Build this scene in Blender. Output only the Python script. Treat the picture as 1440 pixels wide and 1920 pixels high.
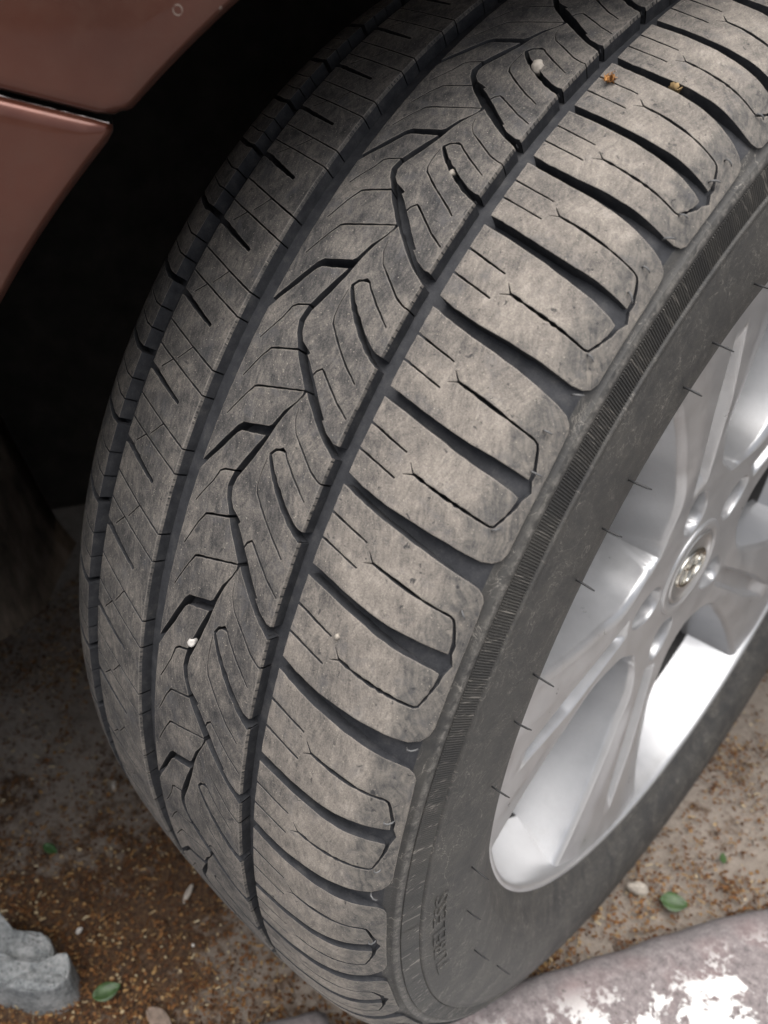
import bpy, bmesh, math, random
import numpy as np
from mathutils import Vector, Matrix, noise
from mathutils.geometry import delaunay_2d_cdt

random.seed(7); rng = np.random.default_rng(7)
for o in list(bpy.data.objects): bpy.data.objects.remove(o)
SC = bpy.context.scene; COL = SC.collection
HZ = 0.357                                  # height of the wheel centre above the ground

# ------------------------------------------------------------------ camera
CAM = np.array([0.2399, -0.4717, 0.3812 + HZ])
RW = np.array([[0.72174, 0.69217, 0.00972], [0.42135, -0.42813, -0.79948], [-0.54918, 0.58112, -0.60063]])
u_, s_, v_ = np.linalg.svd(RW); RW = u_ @ v_
FPX = 1591.74
cam = bpy.data.cameras.new('camera'); cam.sensor_fit = 'VERTICAL'; cam.sensor_height = 36; cam.sensor_width = 27
cam.lens = FPX * 36 / 1920; cam.clip_start = .01; cam.clip_end = 500
cam.dof.use_dof = True; cam.dof.focus_distance = .37; cam.dof.aperture_fstop = 11
co = bpy.data.objects.new('camera', cam); COL.objects.link(co)
co.matrix_world = Matrix(((RW[0][0], -RW[1][0], -RW[2][0], CAM[0]), (RW[0][1], -RW[1][1], -RW[2][1], CAM[1]),
                          (RW[0][2], -RW[1][2], -RW[2][2], CAM[2]), (0, 0, 0, 1)))
SC.camera = co

def on_plane(px, py, n=(0, 0, 1), c=0.0):
    """pixel of the 1440x1920 photograph -> point on the plane n.p = c"""
    d = np.array([(px - 720) / FPX, (py - 960) / FPX, 1.0]) @ RW
    n = np.array(n, float)
    return CAM + d * ((c - n @ CAM) / (d @ n))

# ------------------------------------------------------------------ sky, sun, exposure
SUN_DIR = Vector((0.15, -0.12, 0.98)).normalized()      # towards the sun
w = bpy.data.worlds.new('World'); SC.world = w; w.use_nodes = True
nt = w.node_tree; nt.nodes.clear()
sky = nt.nodes.new('ShaderNodeTexSky'); sky.sky_type = 'NISHITA'; sky.sun_disc = False
sky.sun_elevation = math.asin(SUN_DIR.z); sky.sun_rotation = math.atan2(SUN_DIR.x, SUN_DIR.y)
sky.air_density = 1.0; sky.dust_density = 6.0; sky.ozone_density = 1.0
hs = nt.nodes.new('ShaderNodeHueSaturation'); hs.inputs['Saturation'].default_value = .45
bg = nt.nodes.new('ShaderNodeBackground'); bg.inputs[1].default_value = .06
wo = nt.nodes.new('ShaderNodeOutputWorld')
nt.links.new(sky.outputs[0], hs.inputs['Color']); nt.links.new(hs.outputs[0], bg.inputs[0]); nt.links.new(bg.outputs[0], wo.inputs[0])
sl = bpy.data.lights.new('sun', 'SUN'); sl.energy = 1.5; sl.angle = math.radians(65); sl.color = (1, .985, .965)
so = bpy.data.objects.new('sun', sl); COL.objects.link(so); so.location = (2, -2, 4)
so.rotation_euler = (-SUN_DIR).to_track_quat('-Z', 'Y').to_euler()
SC.view_settings.view_transform = 'Standard'; SC.view_settings.look = 'None'
SC.view_settings.exposure = 1.5; SC.view_settings.gamma = 1; SC.view_settings.use_curve_mapping = False

# ------------------------------------------------------------------ helpers
def tag(o, label=None, cat=None, group=None, kind=None):
    if label: o['label'] = label
    if cat: o['category'] = cat
    if group: o['group'] = group
    if kind: o['kind'] = kind
    return o
def link(o, parent=None):
    COL.objects.link(o)
    if parent is not None: o.parent = parent
    return o
def empty(name, loc=(0, 0, 0)):
    o = bpy.data.objects.new(name, None); o.location = loc; o.empty_display_size = .05; return link(o)
def mesh(name, V, Fs, mats, parent=None, smooth=False, fmat=None, sm=None):
    me = bpy.data.meshes.new(name)
    me.from_pydata([tuple(map(float, v)) for v in V], [], [tuple(map(int, f)) for f in Fs])
    for m in (mats if isinstance(mats, (list, tuple)) else [mats]): me.materials.append(m)
    if fmat is not None: me.polygons.foreach_set('material_index', np.array(fmat, np.int32))
    if sm is not None: me.polygons.foreach_set('use_smooth', np.array(sm, bool))
    elif smooth: me.polygons.foreach_set('use_smooth', np.ones(len(me.polygons), bool))
    me.update()
    return link(bpy.data.objects.new(name, me), parent)
def fattr(o, name, vals):
    a = o.data.attributes.new(name, 'FLOAT', 'POINT'); a.data.foreach_set('value', np.array(vals, np.float32))
def revolve(name, prof, nseg, mats, parent=None, a0=0, a1=360, attr=True, fmat=None):
    """prof: list of (x, r) metres, revolved about the X axis"""
    closed = abs(a1 - a0 - 360) < 1e-6
    m = nseg if closed else nseg + 1
    th = np.radians(a0 + (a1 - a0) * np.arange(m) / nseg)
    V = []; lat = []; cir = []
    ll = 0
    for i, (x, r) in enumerate(prof):
        if i: ll += math.hypot(x - prof[i-1][0], r - prof[i-1][1]) * 1e3
        for t in th:
            V.append((x, r * math.cos(t), r * math.sin(t))); lat.append(ll); cir.append(math.degrees(t) * 6)
    Fs = []; fm = []
    for i in range(len(prof) - 1):
        for j in range(nseg):
            k = (j + 1) % m
            Fs.append((i*m+j, i*m+k, (i+1)*m+k, (i+1)*m+j)); fm.append(0 if fmat is None else fmat[i])
    o = mesh(name, V, Fs, mats, parent, True, fm)
    if attr: fattr(o, 'lat', lat); fattr(o, 'cir', cir)
    return o
def fix_normals(o):
    bm = bmesh.new(); bm.from_mesh(o.data); bmesh.ops.recalc_face_normals(bm, faces=bm.faces); bm.to_mesh(o.data); bm.free()

# ---- material helpers
class NT:
    def __init__(s, name):
        s.m = bpy.data.materials.new(name); s.m.use_nodes = True; s.t = s.m.node_tree
        s.b = s.t.nodes['Principled BSDF']
    def n(s, typ, **kw):
        x = s.t.nodes.new(typ)
        for k, v in kw.items(): setattr(x, k, v)
        return x
    def L(s, a, b): s.t.links.new(a, b)
    def val(s, sock, v):
        if hasattr(v, 'links') or hasattr(v, 'is_linked'): s.L(v, sock)
        else: sock.default_value = v
    def math(s, op, a, b=0.0, clamp=False):
        x = s.n('ShaderNodeMath', operation=op); x.use_clamp = clamp; s.val(x.inputs[0], a); s.val(x.inputs[1], b); return x.outputs[0]
    def noise(s, vec, scale, detail=4, rough=.6, dist=0.0):
        x = s.n('ShaderNodeTexNoise'); x.inputs['Scale'].default_value = scale; x.inputs['Detail'].default_value = detail
        x.inputs['Roughness'].default_value = rough; x.inputs['Distortion'].default_value = dist
        if vec is not None: s.L(vec, x.inputs['Vector'])
        return x.outputs[0]
    def ramp(s, fac, stops):
        x = s.n('ShaderNodeValToRGB'); s.L(fac, x.inputs[0]); e = x.color_ramp.elements
        while len(e) < len(stops): e.new(.5)
        for i, (p, c) in enumerate(stops):
            e[i].position = p; e[i].color = (c[0], c[1], c[2], 1) if isinstance(c, (tuple, list)) else (c, c, c, 1)
        return x.outputs[0]
    def mix(s, fac, a, b, blend='MIX'):
        x = s.n('ShaderNodeMix', data_type='RGBA', blend_type=blend)
        s.val(x.inputs[0], fac)
        for i, v in ((6, a), (7, b)):
            if isinstance(v, tuple): x.inputs[i].default_value = (v[0], v[1], v[2], 1)
            else: s.L(v, x.inputs[i])
        return x.outputs[2]
    def attr(s, name): x = s.n('ShaderNodeAttribute', attribute_name=name); return x.outputs['Fac']
    def comb(s, a, b, c=0.0):
        x = s.n('ShaderNodeCombineXYZ'); s.val(x.inputs[0], a); s.val(x.inputs[1], b); s.val(x.inputs[2], c); return x.outputs[0]
    def pos(s): return s.n('ShaderNodeNewGeometry').outputs['Position']
    def bump(s, h, dist, strength=1.0, normal=None):
        x = s.n('ShaderNodeBump'); x.inputs['Strength'].default_value = strength; x.inputs['Distance'].default_value = dist
        s.L(h, x.inputs['Height'])
        if normal is not None: s.L(normal, x.inputs['Normal'])
        return x.outputs[0]
    def set(s, **kw):
        for k, v in kw.items():
            k = k.replace('_', ' '); i = s.b.inputs[k]
            if isinstance(v, tuple): i.default_value = (*v, 1) if len(v) == 3 and i.type == 'RGBA' else v
            else: s.val(i, v)
        return s.m

def rubber_top():
    t = NT('dusty_tread_rubber'); lat = t.attr('lat'); cir = t.attr('cir')
    P = t.comb(lat, cir)
    wx = t.noise(P, .022, 2, .5); wy = t.noise(P, .06, 3, .5)
    warp = t.math('ADD', t.math('MULTIPLY', t.math('SUBTRACT', wx, .5), 36.0), t.math('MULTIPLY', t.math('SUBTRACT', wy, .5), 7.0))
    # scuff streaks: fine lines that run round the tyre, drifting left and right
    s1 = t.comb(t.math('ADD', lat, warp), t.math('MULTIPLY', cir, .22)); s2 = t.comb(t.math('SUBTRACT', t.math('MULTIPLY', lat, 1.0), t.math('ADD', t.math('MULTIPLY', cir, .55), warp)), t.math('MULTIPLY', cir, .16), 7.0)
    k1 = t.noise(s1, .7, 3, .6); k2 = t.noise(s2, .55, 4, .7)
    big = t.noise(P, .045, 3, .6); mid = t.noise(P, .17, 5, .68, .5); fine = t.noise(P, 1.5, 5, .8)
    c5 = lambda x, k: t.math('MULTIPLY', t.math('SUBTRACT', x, .5), k)
    f = t.math('ADD', t.math('ADD', c5(k1, .40), c5(k2, .30)), t.math('ADD', c5(big, .60), t.math('ADD', c5(mid, .42), c5(fine, .85))))
    f = t.math('ADD', f, .5)
    # more pale dust on the outer blocks, with some of their brighter light painted in
    f = t.math('ADD', f, t.math('MULTIPLY', t.math('SUBTRACT', t.math('MULTIPLY', t.math('SUBTRACT', lat, 30.0), .02, True), .55), .22))
    dust = t.ramp(f, [(.17, (.030, .030, .032)), (.34, (.080, .075, .071)), (.50, (.162, .146, .130)), (.65, (.245, .217, .188)), (.90, (.40, .36, .315))])
    # the rim of the tread has never touched the road: bare rubber past the wear line
    wl = t.math('ADD', lat, t.math('MULTIPLY', t.math('SUBTRACT', t.noise(P, .06, 5, .68), .5), 16.0))
    bare = t.math('MULTIPLY', t.math('SUBTRACT', wl, 100.6), .20, True)
    bf = t.math('ADD', t.math('ADD', c5(mid, 1.2), c5(k2, .9)), t.math('ADD', c5(fine, .7), .5))
    barec = t.ramp(bf, [(.08, (.040, .041, .043)), (.34, (.096, .091, .086)), (.58, (.168, .153, .136)), (.92, (.27, .24, .205))])
    c = t.mix(bare, dust, barec)
    # blue-grey rub marks and black smudges
    rb = t.ramp(t.noise(P, .085, 4, .6, .4), [(.55, 0.0), (.70, .5)])
    c = t.mix(rb, c, (.085, .086, .092))
    sm = t.ramp(t.noise(P, .26, 4, .6, .6), [(.635, 0.0), (.70, .85)])
    c = t.mix(sm, c, (.035, .035, .037))
    # pale sand grains
    vo = t.n('ShaderNodeTexVoronoi'); vo.inputs['Scale'].default_value = .62; t.L(P, vo.inputs['Vector'])
    gr = t.math('MULTIPLY', t.math('LESS_THAN', vo.outputs['Distance'], .15), t.math('GREATER_THAN', t.noise(P, .4, 2), .52))
    c = t.mix(t.math('MULTIPLY', gr, .6), c, (.46, .41, .34))
    bv = t.n('ShaderNodeBevel'); bv.samples = 4; bv.inputs['Radius'].default_value = .0011
    geo = t.n('ShaderNodeNewGeometry')
    vm = t.n('ShaderNodeVectorMath', operation='DOT_PRODUCT'); t.L(bv.outputs[0], vm.inputs[0]); t.L(geo.outputs['Normal'], vm.inputs[1])
    edge = t.math('MULTIPLY', t.math('SUBTRACT', .985, vm.outputs['Value']), 4.0, True)
    edge = t.math('MULTIPLY', edge, t.ramp(t.noise(P, .35, 4, .7), [(.3, .25), (.65, .95)]))
    c = t.mix(edge, c, (.36, .325, .285))
    h = t.math('ADD', t.math('MULTIPLY', fine, .8), t.math('ADD', t.math('MULTIPLY', k1, .8), t.math('ADD', t.math('MULTIPLY', gr, .5), t.math('MULTIPLY', mid, .6))))
    return t.set(Base_Color=c, Roughness=.78, Specular_IOR_Level=.30, Normal=t.bump(h, .0005, .9, bv.outputs[0]))
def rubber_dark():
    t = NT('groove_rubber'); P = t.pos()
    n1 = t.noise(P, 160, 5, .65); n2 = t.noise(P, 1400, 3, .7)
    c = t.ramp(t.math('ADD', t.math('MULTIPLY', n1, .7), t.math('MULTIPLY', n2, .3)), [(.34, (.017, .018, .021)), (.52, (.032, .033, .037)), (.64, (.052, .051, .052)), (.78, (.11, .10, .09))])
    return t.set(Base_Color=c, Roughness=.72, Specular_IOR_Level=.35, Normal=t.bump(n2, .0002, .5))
def rubber_side():
    t = NT('sidewall_rubber'); lat = t.attr('lat'); cir = t.attr('cir')
    P = t.comb(lat, cir); n1 = t.noise(P, .045, 5, .62, .6); n2 = t.noise(P, .9, 5, .75); n3 = t.noise(P, .22, 4, .65, .4)
    c5 = lambda x, k: t.math('MULTIPLY', t.math('SUBTRACT', x, .5), k)
    f = t.math('ADD', t.math('ADD', c5(n1, .75), c5(n3, .35)), t.math('ADD', c5(n2, .35), .5))
    c = t.ramp(f, [(.10, (.020, .021, .022)), (.40, (.037, .036, .035)), (.62, (.058, .055, .050)), (.95, (.125, .114, .10))])
    # thin pale scratches and veins
    for sc_, sd, th in ((.05, 3.0, .012), (.11, 9.0, .010)):
        wv = t.noise(t.comb(t.math('ADD', lat, sd * 11), t.math('MULTIPLY', cir, .7)), sc_, 4, .6, 1.2)
        ln = t.math('LESS_THAN', t.math('ABSOLUTE', t.math('SUBTRACT', wv, .5)), th * .35)
        c = t.mix(t.math('MULTIPLY', ln, t.ramp(n1, [(.38, .1), (.56, .75)])), c, (.19, .175, .155))
    sp = t.ramp(t.noise(P, 1.3, 3, .8), [(.68, 0.0), (.76, .8)])
    # the raised ridge under the tread holds pale crumbs of dust
    rd = t.math('MULTIPLY', t.math('SUBTRACT', 1.0, t.math('MULTIPLY', t.math('ABSOLUTE', t.math('SUBTRACT', lat, 126.4)), .5), True), t.ramp(n3, [(.40, 0.0), (.60, .85)]))
    c = t.mix(t.math('MULTIPLY', rd, t.ramp(n2, [(.35, .15), (.65, 1.0)])), c, (.23, .215, .195))
    c = t.mix(t.math('MULTIPLY', sp, .6), c, (.26, .24, .21))
    return t.set(Base_Color=c, Roughness=.62, Specular_IOR_Level=.4, Normal=t.bump(t.math('ADD', n2, n3), .0004, .6))
def simple(name, c, rough=.5, metal=0.0, var=.25, scale=60, bump=0.0, coat=0.0, spec=.5):
    t = NT(name); n = t.noise(t.pos(), scale, 5, .6)
    lo = tuple(x * (1 - var) for x in c); hi = tuple(min(1, x * (1 + var)) for x in c)
    col = t.ramp(n, [(.3, lo), (.7, hi)])
    t.set(Base_Color=col, Roughness=rough, Metallic=metal, Specular_IOR_Level=spec, Coat_Weight=coat, Coat_Roughness=.05)
    if bump: t.set(Normal=t.bump(n, bump, .7))
    return t.m
def silver():
    t = NT('silver_wheel_paint'); P = t.pos(); n = t.noise(P, 45, 5, .65); g = t.noise(P, 900, 3, .7)
    c = t.ramp(n, [(.3, (.42, .42, .425)), (.7, (.51, .512, .52))])
    dirt = t.ramp(t.math('ADD', t.math('MULTIPLY', n, .6), t.math('MULTIPLY', g, .4)), [(.52, 0.0), (.72, .45)])
    c = t.mix(dirt, c, (.33, .31, .295))
    r = t.ramp(n, [(.3, .27), (.7, .40)])
    return t.set(Base_Color=c, Metallic=.6, Roughness=r, Normal=t.bump(g, .0001, .25))
def car_paint():
    t = NT('red_brown_car_paint'); P = t.pos(); n = t.noise(P, 14, 4, .6); fl = t.noise(P, 4200, 2, .8)
    c = t.ramp(n, [(.3, (.060, .018, .011)), (.7, (.095, .029, .017))])
    dirt = t.ramp(t.noise(P, 70, 6, .72), [(.47, 0.0), (.8, .35)])
    c = t.mix(dirt, c, (.10, .055, .038))
    c = t.mix(t.math('MULTIPLY', fl, .25), c, (.12, .048, .031))
    # dried water marks: small pale crescents
    vo = t.n('ShaderNodeTexVoronoi'); vo.inputs['Scale'].default_value = 95; vo.inputs['Randomness'].default_value = 1; t.L(P, vo.inputs['Vector'])
    ring = t.math('MULTIPLY', t.math('GREATER_THAN', vo.outputs['Distance'], .13), t.math('LESS_THAN', vo.outputs['Distance'], .17))
    ring = t.math('MULTIPLY', ring, t.ramp(t.noise(P, 150, 2), [(.57, 0.0), (.66, .6)]))
    c = t.mix(t.math('MULTIPLY', ring, .7), c, (.40, .36, .32))
    r = t.ramp(dirt, [(0, .32), (.35, .55)])
    return t.set(Base_Color=c, Metallic=.6, Roughness=r, Coat_Weight=.4, Coat_Roughness=.06, Normal=t.bump(t.noise(P, 1200, 3), .00005, .3))
def dirt_ground():
    t = NT('dirt'); P = t.pos()
    n1 = t.noise(P, 7, 6, .62); n2 = t.noise(P, 60, 6, .7); n3 = t.noise(P, 420, 4, .75)
    f = t.math('ADD', t.math('ADD', t.math('MULTIPLY', n1, .4), t.math('MULTIPLY', n2, .35)), t.math('MULTIPLY', n3, .3))
    c = t.ramp(f, [(.36, (.13, .105, .085)), (.48, (.25, .212, .178)), (.60, (.34, .295, .253)), (.78, (.44, .40, .355))])
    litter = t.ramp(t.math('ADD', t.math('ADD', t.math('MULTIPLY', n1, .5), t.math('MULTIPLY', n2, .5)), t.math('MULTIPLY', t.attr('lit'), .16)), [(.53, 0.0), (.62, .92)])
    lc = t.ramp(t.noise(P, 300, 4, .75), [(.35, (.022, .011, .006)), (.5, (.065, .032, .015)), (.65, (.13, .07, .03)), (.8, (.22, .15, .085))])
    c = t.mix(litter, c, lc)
    h = t.math('ADD', t.math('MULTIPLY', n2, .6), t.math('MULTIPLY', n3, .5))
    return t.set(Base_Color=c, Roughness=.95, Specular_IOR_Level=.2, Normal=t.bump(h, .004, .9))
def kerb_mat():
    t = NT('whitewashed_concrete'); P = t.pos()
    n1 = t.noise(P, 30, 7, .66, .3); n2 = t.noise(P, 150, 5, .72); n3 = t.noise(P, 700, 3, .7)
    c = t.ramp(t.math('ADD', t.math('MULTIPLY', n2, .6), t.math('MULTIPLY', n3, .4)), [(.36, (.105, .092, .094)), (.5, (.22, .190, .188)), (.66, (.35, .315, .31))])
    pk = t.ramp(t.noise(P, 30, 3, .5), [(.45, 0.0), (.65, .5)])
    c = t.mix(pk, c, (.25, .175, .17))
    c = t.mix(t.math('LESS_THAN', t.noise(P, 170, 2, .5), .28), c, (.10, .085, .08))
    # whitewash flakes left on the top, worn off along the edge
    e = t.attr('inn')
    wsh = t.math('ADD', t.math('ADD', t.math('MULTIPLY', n1, .75), t.math('MULTIPLY', n2, .28)), t.math('MULTIPLY', e, .16))
    wm = t.ramp(wsh, [(.568, 0.0), (.60, 1.0)])
    wm = t.math('MULTIPLY', wm, t.ramp(e, [(.12, 0.0), (.3, 1.0)]))
    c = t.mix(wm, c, (.82, .81, .79))
    edge = t.ramp(e, [(.02, 1.0), (.13, 0.0)])
    c = t.mix(t.math('MULTIPLY', edge, .6), c, (.17, .165, .17))
    h = t.math('ADD', t.math('MULTIPLY', n2, .6), t.math('ADD', t.math('MULTIPLY', n3, .3), t.math('MULTIPLY', wm, .25)))
    return t.set(Base_Color=c, Roughness=.9, Normal=t.bump(h, .002, .8))
def stone_mat():
    t = NT('grey_stone'); P = t.pos(); n = t.noise(P, 300, 5, .7); n1 = t.noise(P, 50, 4, .6)
    c = t.ramp(t.math('ADD', t.math('MULTIPLY', n, .5), t.math('MULTIPLY', n1, .5)), [(.36, (.11, .12, .125)), (.5, (.26, .27, .27)), (.66, (.42, .415, .41))])
    vo = t.n('ShaderNodeTexVoronoi'); vo.inputs['Scale'].default_value = 330; t.L(P, vo.inputs['Vector'])
    pit = t.math('MULTIPLY', t.math('LESS_THAN', vo.outputs['Distance'], .28), t.math('GREATER_THAN', t.noise(P, 80, 3), .5))
    c = t.mix(t.math('MULTIPLY', pit, .75), c, (.06, .07, .075))
    h = t.math('SUBTRACT', n, pit)
    return t.set(Base_Color=c, Roughness=.85, Normal=t.bump(h, .002, .9))
def flake_mat():
    t = NT('dry_plant_litter'); a = t.attr('tone'); n = t.noise(t.pos(), 500, 3)
    c = t.ramp(a, [(0, (.030, .013, .007)), (.3, (.085, .036, .015)), (.55, (.19, .085, .030)), (.8, (.32, .20, .085)), (1.0, (.52, .44, .29))])
    c = t.mix(t.math('MULTIPLY', n, .35), c, (.06, .03, .015))
    return t.set(Base_Color=c, Roughness=.85, Specular_IOR_Level=.2)

M_TOP = rubber_top(); M_DARK = rubber_dark(); M_SIDE = rubber_side(); M_SILVER = silver(); M_PAINT = car_paint()
M_DIRT = dirt_ground(); M_KERB = kerb_mat(); M_STONE = stone_mat(); M_FLAKE = flake_mat()
M_BLACK = simple('black_plastic', (.020, .018, .016), .75, 0, .5, 40, .0006, spec=.25)
M_LINER = simple('muddy_liner_plastic', (.24, .20, .165), .9, 0, .6, 25, .001, spec=.2)
M_CHROME = simple('chrome', (.72, .71, .68), .12, 1.0, .08, 80)
M_CAP = simple('satin_silver_cap', (.50, .50, .50), .3, .8, .1, 100)
M_EMBLEM = simple('tarnished_chrome', (.62, .60, .54), .16, 1.0, .15, 200)
M_HAIR = simple('black_rubber_hair', (.02, .02, .021), .5, 0, .2, 200)
M_PALEHAIR = simple('dusty_rubber_hair', (.10, .10, .10), .6, 0, .25, 300)
M_BRAKE = simple('rusty_brake_iron', (.035, .030, .027), .6, .3, .4, 60)
M_BARRELDARK = simple('barrel_black', (.030, .028, .027), .7, 0, .4, 60)
M_LEAF = simple('green_leaf', (.045, .085, .028), .5, 0, .35, 220)
M_LEAFDARK = simple('dark_green_leaf', (.03, .075, .02), .5, 0, .35, 220)
M_DEAD = simple('dead_leaf', (.16, .12, .095), .85, 0, .4, 200)
M_DRY = simple('dry_leaf', (.30, .20, .09), .8, 0, .45, 400)
M_HUSK = simple('rust_brown_husk', (.36, .17, .05), .85, 0, .5, 700)
M_PEB = simple('pale_pebble', (.38, .34, .29), .8, 0, .25, 300, .0005)
M_PEBW = simple('white_pebble', (.60, .57, .53), .75, 0, .12, 300, .0004)
M_WHITEEDGE = simple('white_edge', (.50, .45, .44), .7, 0, .25, 600)
M_PAVE = simple('grey_pavement', (.26, .25, .24), .9, 0, .3, 40, .002)

# ------------------------------------------------------------------ car axes: the wheel is turned 30 degrees outwards
DL = math.radians(30)
F = np.array([-math.sin(DL), -math.cos(DL), 0]); N = np.array([math.cos(DL), -math.sin(DL), 0]); Z = np.array([0, 0, 1.0])
def fnz(f, n, z): return F * f + N * n + Z * (z + HZ)      # f forward, n outward, z above the wheel centre

# ================================================================== SETTING
def ground():
    g = np.concatenate([[-60, -25, -10, -4, -2, -1.2], np.arange(-.8, .801, .016), [1.2, 2, 4, 10, 25, 60]])
    n = len(g); V = []; lit = []
    for x in g:
        for y in g:
            z = 0.0
            if abs(x) < .81 and abs(y) < .81:
                z = (noise.noise(Vector((x*9, y*9, .3))) * .004 + noise.noise(Vector((x*40, y*40, 2.3))) * .0022) - .003
                z *= min(1, max(0, (.8 - max(abs(x), abs(y))) / .1))
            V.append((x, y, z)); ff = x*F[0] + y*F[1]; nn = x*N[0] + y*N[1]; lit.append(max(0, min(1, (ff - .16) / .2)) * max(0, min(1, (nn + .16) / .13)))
    Fs = [(i*n+j, (i+1)*n+j, (i+1)*n+j+1, i*n+j+1) for i in range(n-1) for j in range(n-1)]
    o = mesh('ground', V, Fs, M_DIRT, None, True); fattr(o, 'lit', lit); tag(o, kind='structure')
ground()

KC = .167; KH = .046; KW = .19
def kerb():
    # kerb stones run along the car (F axis); the worn inner edge is rounded and uneven
    def stone(f0, f1, label, KC=KC):
        sec = [(0, -.06), (0.000, .008), (.001, .022), (.004, .032), (.009, .039), (.016, .043), (.026, .0455), (.045, .046), (.075, .0462), (.11, .046), (.15, .0455), (KW - .006, .044), (KW, .036), (KW, -.06)]
        d = []
        for i in range(len(sec) - 1):
            (a, b), (a2, b2) = sec[i], sec[i+1]; k = max(1, int(math.hypot(a2-a, b2-b) / .007))
            d += [(a + (a2-a)*j/k, b + (b2-b)*j/k) for j in range(k)]
        d.append(sec[-1])
        nf = int((f1 - f0) / .008); V = []; inn = []
        for i in range(nf + 1):
            f = f0 + (f1 - f0) * i / nf
            endr = min(f - f0, f1 - f)
            for (a, b) in d:
                q = Vector((f*11, a*30, b*30))
                wv = noise.noise(Vector((f*9, 3.1, 0))) * .006 + noise.noise(Vector((f*34, 1.7, 0))) * .0028
                k = max(0, 1 - a / .05)
                rgh = noise.noise(q * 3) * .0012
                z = b + rgh - (.010 * max(0, 1 - endr/.012)**2 if b > .02 else 0)
                V.append(fnz(f, KC + a + wv * k, 0) * np.array([1, 1, 0]) + np.array([0, 0, z])); inn.append(a / KW)
        m = len(d)
        Fs = [(i*m+j, i*m+j+1, (i+1)*m+j+1, (i+1)*m+j) for i in range(nf) for j in range(m-1)]
        Fs += [tuple(range(m)), tuple(nf*m + j for j in reversed(range(m)))]
        o = mesh('kerb_stone', V, Fs, M_KERB, None, True); fix_normals(o); fattr(o, 'inn', inn)
        tag(o, label, 'kerb', 'kerb stones along the car')
    stone(-.62, .235, 'concrete kerb stone with flaking whitewash beside the tyre')
    stone(.243, 1.1, 'next concrete kerb stone beyond the joint, ahead of the tyre', KC - .024)
kerb()
V = [fnz(f, KC + KW + .004 + n, 0) * np.array([1, 1, 0]) + np.array([0, 0, .04]) for n in (0, 6) for f in (-30, 30)]
tag(mesh('pavement', V, [(0, 1, 3, 2)], M_PAVE), kind='structure')

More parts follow.
